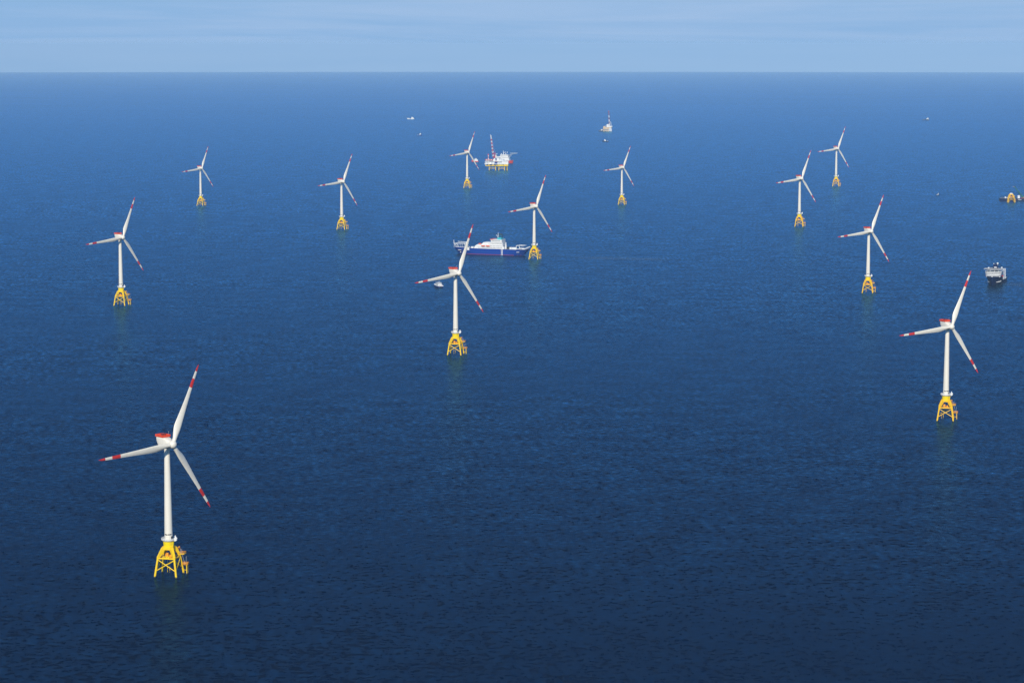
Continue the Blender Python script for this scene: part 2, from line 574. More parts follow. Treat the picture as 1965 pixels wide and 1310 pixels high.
def make_tower(t):
    MB().lathe([(3.75, 22.0), (3.95, 23.0), (4.25, 26.3)], 40).build('transition_piece', M['column'], t, 40)
    MB().tube((3.9, -1.9, 21.9), (4.3, -2.1, 26.3), 0.32, None, 8).build('cable_tube', M['column'], t, 40)
    sp = MB().lathe([(4.3, 26.3), (4.7, 26.45), (5.35, 27.25), (5.4, 27.5), (3.0, 27.55)], 40).build('service_platform', M['white'], t, 25)
    mb = MB()
    ring_posts(mb, 5.45, 27.4, 28.8, 26, 0.09)
    for z in (27.8, 28.3, 28.8):
        torus(mb, 5.45, z, 0.10)
    mb.build('railing', M['white'], sp)
    mb = MB()
    mb.tube((5.9, -1.2, 27.0), (5.7, -1.2, 31.0), 0.6, 0.34, 10)
    mb.bar((5.5, -1.2, 30.6), (7.2, -1.5, 28.6), 0.5, 0.5)
    mb.loft([[(x, y, z) for x, y in ((4.9, -2.0), (q, -1.9), (q, -0.4), (4.9, -0.3))] for q, z in ((5.8, 26.6), (7.0, 27.3), (6.8, 29.2))])
    mb.build('platform_crane', M['white'], t, 40)
    prof = [(3.15, 27.5)]
    for k in range(1, 4):
        z = 27.75 + (96.2 - 27.75) * k / 4
        r = 3.15 + (2.05 - 3.15) * k / 4
        prof.append((r, z))
    prof.append((2.05, 96.2))
    tw = MB().lathe(prof, 56).build('tower', M['tower'], t, 40)
    for k in range(1, 4):
        r, z = prof[k]
        MB().lathe([(r + 0.012, z - 0.12), (r + 0.035, z - 0.10), (r + 0.035, z + 0.10), (r + 0.005, z + 0.12)], 56, cap=False).build('flange_ring', M['tower'], tw, 30)
    # door and air-vent plates near the tower foot
    for an, ww, hh, z, mt, nm in ((-118, 0.55, 0.75, 31.6, 'dark', 'vent'), (-96, 0.55, 0.75, 31.5, 'dark', 'vent'),
                                  (-66, 0.75, 0.75, 31.6, 'dark', 'vent'), (-40, 0.55, 0.75, 31.6, 'dark', 'vent'), (-15, 1.1, 2.3, 28.95, 'glass', 'door')):
        mb = MB()
        a_ = rad(an)
        cx, cy, r = math.cos(a_), math.sin(a_), 3.06
        ux, uy = -math.sin(a_), math.cos(a_)
        pts = [(sx * ww, rr) for rr in (r - 0.2, r + 0.14) for sx in (-1, 1)]
        rings = [[(cx * rr + ux * s_, cy * rr + uy * s_, zz) for s_, rr in (pts[0], pts[1], pts[3], pts[2])] for zz in (z - hh / 2, z + hh / 2)]
        mb.loft(rings).build(nm, M[mt], tw)


def rrect(x, hw, z0, z1, c, n=5):
    """rounded rectangle across the nacelle axis"""
    pts = []
    for (cy, cz, a0) in ((hw - c, z1 - c, 0), (-hw + c, z1 - c, 90), (-hw + c, z0 + c, 180), (hw - c, z0 + c, 270)):
        for i in range(n + 1):
            an = rad(a0 + 90 * i / n)
            pts.append((x, cy + c * math.cos(an), cz + c * math.sin(an)))
    return pts


def airfoil(chord, thick, twist, z, n=20):
    """section: y towards the leading edge, x thickness"""
    pts = []
    for i in range(n):
        an = 2 * math.pi * i / n
        u = math.cos(an)                       # +1 leading edge, -1 trailing edge
        k = 1.0 if u > 0 else (1.0 - 0.75 * (1 - thick / chord) * (-u) ** 1.6)
        y = u * chord / 2 - chord * 0.20 * (1 - thick / chord)
        x = math.sin(an) * thick / 2 * k
        ct, st = math.cos(twist), math.sin(twist)
        pts.append((x * ct - y * st, x * st + y * ct, z))
    return pts


def blade_section(u):
    """u 0..1 along the blade -> chord, thickness, twist, prebend"""
    key = ((0.0, 3.2, 3.2, 18), (0.05, 3.2, 3.1, 18), (0.10, 4.3, 2.6, 17), (0.17, 5.5, 1.9, 15), (0.22, 5.6, 1.55, 13), (0.30, 5.0, 1.2, 10),
           (0.45, 3.95, 0.85, 6), (0.60, 3.1, 0.62, 3.5), (0.75, 2.5, 0.45, 1.5), (0.88, 1.95, 0.32, 0), (0.95, 1.5, 0.22, 0), (0.985, 0.8, 0.14, 0), (1.0, 0.25, 0.06, 0))
    for (u0, *a_), (u1, *b_) in zip(key, key[1:]):
        if u <= u1:
            s = (u - u0) / (u1 - u0)
            return [p + (q - p) * s for p, q in zip(a_, b_)]
    return list(key[-1][1:])


BANDS = (0.0, 0.70, 0.815, 0.91, 1.0)     # white, red, white, red


def make_rotor_parts(t):
    nac = MB()
    secs = [(-9.2, 3.0, 2.3, 4.3, 0.6), (-8.6, 3.2, 0.6, 4.4, 0.7), (-6.6, 3.3, -2.4, 4.4, 0.9), (-4.6, 3.3, -3.9, 4.4, 1.0), (-1.0, 3.3, -4.0, 4.3, 1.1),
            (1.6, 3.2, -3.9, 3.8, 1.3), (3.4, 3.0, -3.3, 3.1, 1.7), (5.0, 2.6, -2.7, 2.6, 2.3), (5.5, 2.5, -2.5, 2.5, 2.4)]
    nac.loft([rrect(*s_) for s_ in secs])
    nac = nac.build('nacelle', M['tower'], t, 35)
    mb = MB()
    x0, x1, hw, z0, z1 = -9.7, -0.2, 3.6, 4.45, 6.15
    mb.box(x0, x1, -hw, hw, z0, z0 + 0.25)
    mb.box(x0, x1, -hw, -hw + 0.14, z0 + 0.252, z1)
    mb.box(x0, x1, hw - 0.14, hw, z0 + 0.252, z1)
    mb.box(x0, x0 + 0.14, -hw + 0.142, hw - 0.142, z0 + 0.252, z1)
    mb.box(x1 - 0.14, x1, -hw + 0.142, hw - 0.142, z0 + 0.252, z1)
    mb.build('hoist_platform', M['orange_red'], nac)
    MB().box(-4.9, -2.6, -2.0, 1.4, 4.71, 6.9).build('cooler', M['dark_red'], nac)
    mb = MB()
    mb.tube((-1.2, 2.6, 4.7), (-1.2, 2.6, 8.6), 0.09, None, 6)
    mb.tube((-1.2, 2.2, 8.2), (-1.2, 3.0, 8.2), 0.06, None, 5)
    mb.build('wind_mast', M['steel'], nac)
    MB().lathe([(2.35, -5.2), (2.45, -3.6)], 40).build('yaw_bearing', M['tower'], nac, 40)
    hub = MB()
    n = 32
    hub.loft([[(x, r * math.cos(2 * math.pi * i / n), r * math.sin(2 * math.pi * i / n)) for i in range(n)]
              for x, r in ((-2.4, 2.35), (-2.2, 2.7), (-1.0, 2.95), (0.6, 2.95), (1.6, 2.7), (2.4, 2.1), (2.9, 1.3), (3.1, 0.4))])
    hub = hub.build('hub', M['tower'], t, 40)
    bl = None
    for k in range(3):
        if bl is None:
            bands = []
            for b0, b1 in zip(BANDS, BANDS[1:]):
                mb = MB()
                m_ = max(2, int((b1 - b0) * 44))
                rings = []
                for i in range(m_ + 1):
                    u = b0 + (b1 - b0) * i / m_
                    ch, th, tw_ = blade_section(u)
                    z = 1.9 + u * (ROTOR_R - 1.9)
                    bend = -3.3 * u          # coned back a little
                    rings.append([(p[0] + bend, p[1], p[2]) for p in airfoil(ch, th, -rad(tw_), z)])
                mb.loft(rings)
                bands.append(mb)
            # the white lengths are the blade, the red ones its painted bands
            body = MB()
            for mb in (bands[0], bands[2]):
                body.add(mb.v, mb.f)
            bl = body.build('blade', M['blade'], t, 50)
            bands[1].build('red_band', M['red'], bl, 50)
            bands[3].build('red_tip', M['red'], bl, 50)
        else:
            copy_tree(bl, t)
    return


def pose_turbine(t, yaw_world, theta=rad(23.5)):
    """turn nacelle, hub and blades of a turbine into the wind"""
    base = Matrix.Translation((0, 0, HUB_Z)) @ Matrix.Rotation(yaw_world - t.rotation_euler.z, 4, 'Z') @ Matrix.Rotation(-TILT, 4, 'Y')
    k = 0
    for ch in t.children:
        nm = ch.name.split('.')[0]
        if nm == 'nacelle':
            ch.matrix_basis = base @ Matrix.Translation((0, 0, 0.3))
        elif nm == 'hub':
            ch.matrix_basis = base @ Matrix.Translation((OVERHANG, 0, 0))
        elif nm == 'blade':
            ch.matrix_basis = base @ Matrix.Translation((OVERHANG, 0, 0)) @ Matrix.Rotation(-(theta + k * 2 * math.pi / 3), 4, 'X')
            k += 1


TURBINES = [  # x, y of the jacket centre at the waterline, scale, jacket colour, label
    (325, 1103, 1.000, 'yellow', 'largest and nearest white wind turbine, on a bright yellow jacket with black lettering'),
    (1814, 806, 1.003, 'orange', 'second nearest wind turbine, on an orange jacket just below the dark ship seen bow-on'),
    (874.5, 680.5, 1.053, 'yellow', 'wind turbine whose upper blade crosses the bow of the long blue ship'),
    (233, 586, 1.042, 'yellow', 'wind turbine on a yellow jacket standing farthest to the left'),
    (1665, 562, 0.993, 'orange', 'wind turbine on an orange jacket, middle of the three in the row towards the horizon'),
    (1025, 497.5, 0.985, 'yellow', 'wind turbine on a yellow jacket right at the stern of the blue ship'),
    (656, 440.5, 1.033, 'yellow', 'wind turbine on a yellow jacket alone on open water left of the blue ship'),
    (1533.5, 435, 1.056, 'orange', 'wind turbine on an orange jacket just in front and left of the farthest turbine'),
    (385.5, 395, 0.930, 'yellow', 'small distant wind turbine behind and right of the leftmost one'),
    (1193, 393, 0.929, 'yellow', 'distant wind turbine standing below the small tug and the far sand-coloured platform'),
    (896.5, 361, 0.994, 'yellow', 'distant wind turbine beside the offshore substation with the red boat behind it'),
    (1604, 358, 1.068, 'orange', 'farthest wind turbine on the right, on a slim orange jacket'),
]
JACKET_TURN = rad(-11.6)


def make_turbines():
    first = None
    for i, (px, py, s, pn, lab) in enumerate(TURBINES):
        p = place(px, py)
        if first is None:
            t = thing('wind_turbine', lab, 'wind turbine', p, JACKET_TURN, 'wind turbines of the offshore farm')
            make_jacket(t)
            make_tower(t)
            make_rotor_parts(t)
            first = t
        else:
            t = copy_tree(first)
            t.location = p
            t['label'] = lab
        t.scale = (s, s, s)
        to_cam = math.atan2(-p.y, -p.x)
        pose_turbine(t, to_cam + rad(35.3), rad(26.0 if i == 0 else 23.5 + 0.9 * math.sin(i * 2.3)))
        if pn == 'orange':
            recolour(t)
    # name board on the nearest one only
    sb = MB().box(-2.6, 2.6, -6.62, -6.5, 14.35, 15.75).build('sign_board', M['yellow'], first)
    cu = bpy.data.curves.new('lettering', 'FONT')
    cu.body = 'WK 01'
    cu.size = 1.45
    cu.extrude = 0.02
    cu.align_x = 'CENTER'
    tmp = bpy.data.objects.new('tmp', cu)
    C.objects.link(tmp)
    bpy.context.view_layer.update()
    me = bpy.data.meshes.new_from_object(tmp.evaluated_get(bpy.context.evaluated_depsgraph_get()))
    bpy.data.objects.remove(tmp)
    me.materials.clear()
    me.materials.append(M['black'])
    o = bpy.data.objects.new('lettering', me)
    o.parent = sb
    o.rotation_euler = (math.pi / 2, 0, 0)
    o.location = (0, -6.65, 14.55)
    C.objects.link(o)


def recolour(t):
    for ch in t.children:
        for o in (ch, *ch.children):
            if o.type == 'MESH' and o.data.materials and o.data.materials[0] == M['yellow']:
                o.material_slots[0].link = 'OBJECT'
                o.material_slots[0].material = M['orange']


make_turbines()

# lone jacket in front of the barge, capped in white, no turbine on it yet
lp = place(1940, 389)
lone = thing('jacket_foundation', 'bare orange jacket with a white cap and no turbine, in front of the barge', 'foundation', lp, JACKET_TURN + rad(8))
make_jacket(lone)
MB().lathe([(3.9, 22.3), (3.9, 23.4), (3.2, 24.2), (1.2, 24.7)], 28).build('cap', M['white'], lone, 40)
recolour(lone)


# ------------------------------------------------------------------ vessels
def hull(mb, st, keel=-2.5):
    """stations (x, deck z, half beam at deck, half beam at water) lofted into one hull"""
    rings = []
    for x, zd, hd, hw, *r in st:
        xk = x + (r[0] if r else 0)           # waterline station shifted along x for rake
        h2 = hw + (hd - hw) * 0.45
        half = [(x, hd, zd), (x + (xk - x) * 0.5, h2, zd * 0.5), (xk, hw, 0), (xk, hw * 0.8, keel)]
        rings.append([(a_, b_, c_) for a_, b_, c_ in half] + [(a_, -b_, c_) for a_, b_, c_ in reversed(half)])
    mb.loft(rings)
    return mb


def deck_plate(mb, st, z_off=0.06, inset=0.35):
    pts = [(x, max(0.05, hd - inset), zd + z_off) for x, zd, hd, *_ in st]
    n = len(pts)
    v = [p for p in pts] + [(x, -y, z) for x, y, z in pts]
    f = [(i, i + 1, n + i + 1, n + i) for i in range(n - 1)]
    mb.add(v, f)
    return mb


def stripe(mb, st, z0, z1, out=0.06):
    """a painted band along both sides of a hull at a height"""
    for sgn in (1, -1):
        v, f = [], []
        for x, zd, hd, hw, *r in st:
            xk = x + (r[0] if r else 0)
            for z in (z0, z1):
                u = max(0.0, z / zd)
                v.append((xk + (x - xk) * u, sgn * (hw + (hd - hw) * u * 0.9 + out), z))
        for i in range(len(st) - 1):
            f.append((2 * i, 2 * i + 1, 2 * i + 3, 2 * i + 2))
        mb.add(v, f)
    return mb


def bulwark(mb, st, h, out=0.0, thick=0.2):
    for sgn in (1, -1):
        rings = []
        for x, zd, hd, *_ in st:
            y = sgn * hd
            yi = sgn * max(0.02, hd - thick)
            rings.append([(x, y, zd), (x, y, zd + h), (x, yi, zd + h), (x, yi, zd)])
        mb.loft(rings)
    return mb


def win_band(mb, x0, x1, y0, y1, z0, z1, out=0.05, gap=1.5, sides='lrfb'):
    """rows of separate panes round a deckhouse"""
    def run(a0, a1, fn):
        n = max(1, int(abs(a1 - a0) / gap))
        for i in range(n):
            s0 = a0 + (a1 - a0) * (i + 0.18) / n
            s1 = a0 + (a1 - a0) * (i + 0.82) / n
            fn(s0, s1)
    if 'l' in sides:
        run(x0, x1, lambda p, q: mb.box(p, q, y1, y1 + out, z0, z1))
    if 'r' in sides:
        run(x0, x1, lambda p, q: mb.box(p, q, y0 - out, y0, z0, z1))
    if 'f' in sides:
        run(y0, y1, lambda p, q: mb.box(x1, x1 + out, p, q, z0, z1))
    if 'b' in sides:
        run(y0, y1, lambda p, q: mb.box(x0 - out, x0, p, q, z0, z1))
    return mb


def rails(mb, x0, x1, y0, y1, z, h=1.1, r=0.06, step=2.5):
    pts = [(x0, y0), (x1, y0), (x1, y1), (x0, y1), (x0, y0)]
    for (ax, ay), (bx, by) in zip(pts, pts[1:]):
        for k in (0.5, 1.0):
            mb.tube((ax, ay, z + h * k), (bx, by, z + h * k), r, None, 4)
        n = max(1, int(math.hypot(bx - ax, by - ay) / step))
        for i in range(n):
            x, y = ax + (bx - ax) * i / n, ay + (by - ay) * i / n
            mb.tube((x, y, z), (x, y, z + h), r, None, 4)
    return mb


def lattice(mb, p0, p1, w0, w1, n, r):
    """four-chord lattice boom"""
    p0, p1 = Vector(p0), Vector(p1)
    d = (p1 - p0).normalized()
    u = d.orthogonal().normalized()
    q = d.cross(u)
    nodes = []
    for i in range(n + 1):
        s = i / n
        c = p0.lerp(p1, s)
        hw = (w0 + (w1 - w0) * s) / 2
        nodes.append([c + u * (a_ * hw) + q * (b_ * hw) for a_, b_ in ((-1, -1), (1, -1), (1, 1), (-1, 1))])
    for i in range(n):
        for k in range(4):
            mb.tube(nodes[i][k], nodes[i + 1][k], r, None, 5)
            mb.tube(nodes[i][k], nodes[i + 1][(k + 1) % 4], r * 0.7, None, 4)
            mb.tube(nodes[i][k], nodes[i][(k + 1) % 4], r * 0.7, None, 4)
    return mb


def lifeboat(parent, x, y, z, L_=7.4, mat='lifeboat'):
    mb = MB()
    rings = []
    for u, ww, h0, h1 in ((-0.5, 0.3, 0.3, 0.9), (-0.42, 1.0, -0.3, 1.3), (-0.2, 1.35, -0.7, 1.75), (0.15, 1.35, -0.7, 1.7), (0.38, 0.95, -0.35, 1.35), (0.5, 0.2, 0.4, 0.9)):
        rings.append([(x + u * L_, y + ww * math.cos(rad(an)), z + (h0 + h1) / 2 + (h1 - h0) / 2 * math.sin(rad(an))) for an in range(0, 360, 30)])
    mb.loft(rings)
    return mb.build('lifeboat', M[mat], parent, 50)


# ---- long blue cable ship -------------------------------------------------
def cable_ship():
    p = place(944, 488.0)
    t = thing('cable_ship', 'long royal blue ship with white superstructure, lifeboats and teal funnel', 'ship', p, rad(161))
    t.scale = (1, 1, 1.08)
    st = [(-73.5, 11.2, 8.0, 2.0, 9), (-68, 10.9, 11.0, 5.5, 7), (-60, 10.6, 12.2, 9.0, 6), (-48, 10.4, 12.5, 11.8, 0), (-30, 10.4, 12.5, 12.3, 0), (0, 10.6, 12.5, 12.4, 0),
          (30, 10.8, 12.5, 12.2, 0), (48, 10.8, 12.3, 9.5, -1), (60, 10.8, 11.0, 5.5, -3), (68, 10.7, 9.0, 2.4, -5), (73, 10.6, 6.5, 0.8, -7), (75, 10.6, 4.4, 0.3, -8)]
    hull(MB(), st).build('hull', M['hullblue'], t, 30)
    deck_plate(MB(), st).build('deck', M['grey'], t)
    stripe(MB(), st[1:8], 0.25, 0.95).build('boot_stripe', M['boot'], t)
    # raised forecastle rail and bulwarks
    bulwark(MB(), st[7:], 1.0).build('bulwark', M['hullblue'], t)
    # accommodation, four blocks stepping up towards the bridge
    z = 10.7
    house = MB().prism([(-25.5, z), (33, z), (30.5, z + 4.4), (26, z + 7.0), (-25.5, z + 7.0)], -10.8, 10.8).build('deckhouse', M['white'], t)
    win_band(MB(), -24, 25, -10.8, 10.8, z + 1.4, z + 2.2, 0.06, 2.6, 'lr').build('window', M['glass'], house)
    win_band(MB(), -24, 8, -10.8, 10.8, z + 4.6, z + 5.3, 0.06, 2.6, 'lr').build('window', M['glass'], house)
    up = MB().prism([(-24.5, z + 7.0), (18, z + 7.0), (14, z + 11.0), (-24.5, z + 11.4)], -9.2, 9.2).build('upper_deckhouse', M['white'], t)
    win_band(MB(), -23, 4, -9.2, 9.2, z + 8.6, z + 9.3, 0.06, 2.4, 'lr').build('window', M['glass'], up)
    br = MB().prism([(-23.5, z + 11.4), (-2.2, z + 11.2), (-1.0, z + 16.0), (-23.5, z + 16.0)], -10.4, 10.4).build('bridge', M['white'], t)
    win_band(MB(), -20, -3.0, -10.4, 10.4, z + 13.6, z + 14.7, 0.08, 1.7, 'lr').build('window', M['glass'], br)
    MB().box(-1.55, -1.25, -9.6, 9.6, z + 13.5, z + 14.7).build('window', M['glass'], br)
    MB().box(-5.5, 0.4, -10.8, 10.8, z + 16.0, z + 16.9).build('bridge_roof', M['lifeboat'], br)
    rails(MB(), -23, -6, -10.2, 10.2, z + 16.0).build('railing', M['white'], br)
    rails(MB(), -24, 13, -10.6, 10.6, z + 11.1 - 4.1, 1.1, 0.08).build('railing', M['white'], house)
    # mast
    mb = MB()
    mb.tube((-12.6, 0, z + 16), (-12.6, 0, z + 27.5), 0.9, 0.35, 8)
    mb.tube((-12.6, -3.6, z + 22.6), (-12.6, 3.6, z + 22.6), 0.2, None, 6)
    mb.tube((-12.6, -2.4, z + 25.0), (-12.6, 2.4, z + 25.0), 0.15, None, 6)
    mb.tube((-12.6, 0, z + 20.0), (-8.4, 0, z + 23.6), 0.35, 0.2, 6)
    mb.bar((-9.4, -1.6, z + 23.8), (-9.4, 1.6, z + 23.8), 0.5, 0.4)
    mb.build('mast', M['white'], t, 40)
    MB().tube((-12.6, 0, z + 27.5), (-13.0, 0, z + 30.5), 0.18, 0.1, 6).build('antenna', M['boot'], t)
    # funnel in two blues
    MB().prism([(-22.0, z + 16.0), (-14.6, z + 16.0), (-14.2, z + 19.6), (-22.0, z + 19.6)], -3.6, 9.2).build('funnel_base', M['cyan'], t)
    fn = MB().prism([(-22.0, z + 19.6), (-14.6, z + 19.6), (-15.6, z + 25.0), (-21.0, z + 24.0)], -3.2, 5.4).build('funnel', M['teal'], t)
    MB().prism([(-20.6, z + 24.0), (-15.8, z + 25.0), (-16.2, z + 26.6), (-20.2, z + 25.6)], -2.6, 4.6).build('funnel_top', M['dark'], fn)
    # lifeboats under davits on the near side, and their twins
    for x in (13.6, 4.2):
        for y in (11.6, -11.6):
            lifeboat(t, x, y, z + 4.2, 8.6)
        mb = MB()
        for dx in (-3.3, 3.3):
            mb.bar((x + dx, 10.8, z + 6.9), (x + dx, 12.2, z + 7.6), 0.35, 0.35)
            mb.bar((x + dx, -10.8, z + 6.9), (x + dx, -12.2, z + 7.6), 0.35, 0.35)
        mb.build('davit', M['white'], t)
    lifeboat(t, 21.5, 7.5, z + 7.3, 6.2)
    # white fender pipes on the side
    for x in (-23.4, -25.6):
        MB().bar((x, 12.75, 0.1), (x, 12.75, 11.4), 0.9, 0.5).build('side_pipe', M['white'], t)
    # aft: post, machinery, cable tank lids, A-frame, lowering boom
    mb = MB()
    mb.box(-31.2, -28.9, 4, 6.3, z, z + 6.5)
    mb.box(-30.8, -29.3, 4.4, 5.9, z + 6.5, z + 11.5)
    mb.build('crane_pedestal', M['white'], t)
    MB().lathe([(4.6, z), (4.6, z + 2.6), (1.2, z + 3.6)], 24, -34.0, -1.0).build('cable_drum', M['dark'], t, 40)
    MB().box(-28.6, -25.6, 7.0, 11.0, z, z + 4.2).build('locker', M['white'], t)
    for x in (-40.5, -45.2, -49.5):
        MB().box(x - 2.1, x + 2.1, 3.2, 9.2, z - 0.1, z + 3.3).build('container', M['white'], t)
    mb = MB()
    for y in (-9.0, 9.0):
        mb.tube((-52.0, y, z - 0.2), (-52.0, y, z + 6.6), 0.55, None, 8)
        mb.tube((-52.0, y, z + 6.6), (-66.2, y, z + 6.2), 0.5, 0.35, 8)
        mb.tube((-52.0, y, z + 1.2), (-66.0, y, z + 0.7), 0.5, 0.4, 8)
    mb.tube((-66.0, -9.0, z + 6.2), (-66.0, 9.0, z + 6.2), 0.4, None, 8)
    mb.tube((-52.0, -9.0, z + 6.6), (-52.0, 9.0, z + 6.6), 0.4, None, 8)
    mb.build('stern_frame', M['white'], t, 40)
    MB().bar((-66.0, 5.0, z + 0.8), (-78.5, 5.0, z + 5.2), 1.6, 1.2).build('stern_boom', M['white'], t)
    MB().box(-68.0, -63.0, 2, 8, z, z + 2.0).build('winch', M['white'], t)
    # bow gantry
    mb = MB()
    for y in (-4.0, 4.0):
        mb.tube((75.2, y, z - 0.3), (74.6, y, z + 7.0), 0.36, None, 8)
        mb.tube((74.6, y, z + 7.0), (49, y, z + 7.6), 0.30, None, 8)
        for x in (68.5, 61.5, 54.5):
            mb.tube((x, y, z), (x, y, z + 7.1), 0.28, None, 8)
        mb.tube((74.6, y, z + 7.0), (68.5, y, z + 0.4), 0.3, None, 6)
        mb.tube((54.5, y, z + 7.0), (46.5, y, z + 0.6), 0.30, None, 6)
        mb.tube((75, y, z + 0.2), (48, y, z + 0.2), 0.30, None, 8)
    for x in (74.6, 61.5, 49):
        mb.tube((x, -4.0, z + 7.2), (x, 4.0, z + 7.2), 0.28, None, 8)
    mb.build('bow_gantry', M['white'], t, 40)
    MB().tube((75.2, 4.4, z + 6.5), (75.6, 4.4, z + 13.4), 0.55, 0.4, 8).build('bow_post', M['white'], t)
    MB().bar((67.5, 4.6, z + 10.8), (48.5, 4.6, z + 10.0), 0.9, 0.7).build('bow_crane_boom', M['white'], t)
    MB().box(47.3, 50.3, 3.6, 6.2, z - 0.1, z + 10.8).build('bow_crane_pedestal', M['white'], t)
    MB().box(41.5, 45.5, 11.6, 12.66, 7.2, 12.2).build('side_roller', M['white'], t)
    MB().box(34.5, 39.0, 4, 9, z, z + 2.8).build('deck_store', M['white'], t)
    # blurred white name marks and anchors
    for k in range(6):
        x = 64.5 - k * 1.2
        MB().box(x - 0.45, x + 0.45, 7.2 + k * 0.55, 10.0 + k * 0.40, 6.6, 7.4).build('name_mark', M['white'], t)
    for k in range(6):
        x = -53.5 - k * 1.0
        MB().box(x - 0.38, x + 0.38, 11.2, 12.15, 5.8, 6.6).build('name_mark', M['white'], t)
    MB().lathe([(0.2, 2.0), (0.8, 2.4), (0.8, 3.8), (0.3, 4.2)], 10, 60.5, 8.0).build('anchor', M['white'], t)
    return t


cable_ship()


# ---- dark ship seen bow-on, with helideck ---------------------------------
def support_ship():
    p = place(1912.0, 542.0)
    t = thing('offshore_support_ship', 'dark navy ship seen bow-on with white tiers and a wide grey helideck', 'ship', p, rad(-110.0))
    t.scale = (1.0, 1.10, 0.88)
    st = [(-46, 6.2, 10.6, 9.5, 2), (-40, 6.2, 11, 10.6), (0, 6.2, 11.2, 11), (10, 7.0, 11.2, 10.6), (18, 13.6, 11.2, 9.4), (32, 14.4, 10.8, 6.0), (41, 15.0, 9.2, 2.6), (46, 15.5, 6.4, 0.9, -2), (49, 15.8, 3.4, 0.3, -4), (50.5, 15.9, 1.2, 0.1, -5)]
    hull(MB(), st).build('hull', M['navy'], t, 30)
    deck_plate(MB(), st).build('deck', M['grey'], t)
    bulwark(MB(), st[4:], 1.2).build('bulwark', M['navy'], t)
    # tiers, rounded fronts
    def tier(x0, x1, hw, z0, z1, name, mat='white', par=t):
        pts = [(x0, -hw), (x1 - 4, -hw), (x1 - 1.2, -hw * 0.78), (x1, -hw * 0.4), (x1, hw * 0.4), (x1 - 1.2, hw * 0.78), (x1 - 4, hw), (x0, hw)]
        return MB().loft([[(x, y, z) for x, y in pts] for z in (z0, z1)]).build(name, M[mat], par)
    tier(8, 42.5, 10.6, 14.6, 17.0, 'lower_house')
    g = tier(8.5, 42.2, 10.2, 17.0, 17.96, 'window', 'glass')
    tier(8, 41.5, 11.2, 17.96, 19.72, 'middle_house')
    g = tier(8.5, 40.9, 10.4, 19.72, 20.68, 'window', 'glass')
    tier(8, 40.0, 11.8, 20.68, 22.6, 'upper_house')
    g = tier(9.5, 39.4, 11.4, 22.6, 24.04, 'window', 'glass')
    tier(8.5, 40.4, 12.4, 24.04, 25.0, 'bridge_roof')
    # helideck: octagon on struts, over and ahead of the bridge
    hc, hr = 27.0, 14.6
    oc = [(hc + hr * math.cos(rad(22.5 + 45 * k)), -1.5 + hr * math.sin(rad(22.5 + 45 * k))) for k in range(8)]
    hd = MB().loft([[(x, y, z) for x, y in oc] for z in (28.0, 28.8)]).build('helideck', M['grey'], t)
    mb = MB()
    for k in range(8):
        a_ = Vector((*oc[k], 28.9)); b_ = Vector((*oc[(k + 1) % 8], 28.9))
        mb.tube(a_, b_, 0.22, None, 5)
    mb.build('edge_net', M['white'], hd)
    mb = MB()
    for x, y in ((18, -9), (18, 7), (34, -9), (34, 7), (39, -4), (39, 2)):
        mb.tube((x, y, 25.0), (x * 1.02, y * 1.05, 28.1), 0.35, None, 6)
    mb.build('helideck_struts', M['white'], hd)
    # mast house with satellite domes
    MB().loft([[(x * s_ + 10, y * s_ - 0.5, z) for x, y in ((-4, -4), (4, -4), (4, 4), (-4, 4))] for s_, z in ((1, 25.2), (0.95, 30), (0.7, 36.5))]).build('mast_house', M['navy'], t)
    MB().box(14.0, 14.3, -2.2, 1.8, 29.6, 31.2).build('emblem', M['white'], t)
    MB().tube((10, -0.5, 36.5), (10, -0.5, 41), 0.3, 0.15, 6).build('antenna', M['dark'], t)
    for x, y, z, r in ((20, -9.5, 29.8, 1.35), (16, 9.6, 30.4, 1.45), (11, 2.6, 38.0, 1.5), (12, -3.0, 37.2, 0.8)):
        mb = MB()
        mb.lathe([(r * 0.35, z - r * 2.0), (r * 0.4, z - r), (r * 0.85, z - r * 0.6), (r, z), (r * 0.8, z + r * 0.6), (r * 0.3, z + r * 0.95)], 16, x, y)
        mb.build('satellite_dome', M['white'], t, 60)
    for y in (-11.6, 11.6):
        lifeboat(t, 24, y * 1.06, 15.0, 7.0, 'shipred')
    # white swoosh on the bow quarters
    for sg in (1, -1):
        mb = MB()
        pts = []
        for i in range(9):
            u = i / 8
            x = 41 - 17 * u
            yy = 3.4 + 6.4 * min(1, (u * 1.35)) ** 0.8
            pts.append((x, sg * (yy + 0.45), 5.2 + 1.4 * u * u, 0.5 * math.sin(math.pi * (0.1 + 0.8 * u)) + 0.2))
        for a_, b_ in zip(pts, pts[1:]):
            mb.loft([[(q[0], q[1] - sg * 0.5, q[2] - q[3]), (q[0], q[1] + sg * 0.4, q[2] - q[3]), (q[0], q[1] + sg * 0.4, q[2] + q[3]), (q[0], q[1] - sg * 0.5, q[2] + q[3])] for q in (a_, b_)])
        mb.build('swoosh', M['white'], t)
    # aft crane and gangway tower
    MB().lathe([(2.0, 6.2), (2.0, 16), (1.6, 22)], 12, -4, 8.0).build('crane_pedestal', M['white'], t, 40)
    MB().bar((-4, 8, 22), (-34, 7, 16), 1.4, 1.6, 0.8, 0.8).build('crane_boom', M['white'], t)
    mb = MB()
    lattice(mb, (-16, 8.6, 6.2), (-16, 8.6, 26.0), 4.0, 3.6, 5, 0.28)
    mb.build('gangway_tower', M['white'], t)
    MB().box(-8, 6.5, -9.5, 9.5, 6.3, 11.5).build('deck_store', M['white'], t)
    MB().box(-30, -20, -8, 8, 6.3, 9.5).build('deck_cargo', M['palegrey'], t)
    return t


support_ship()


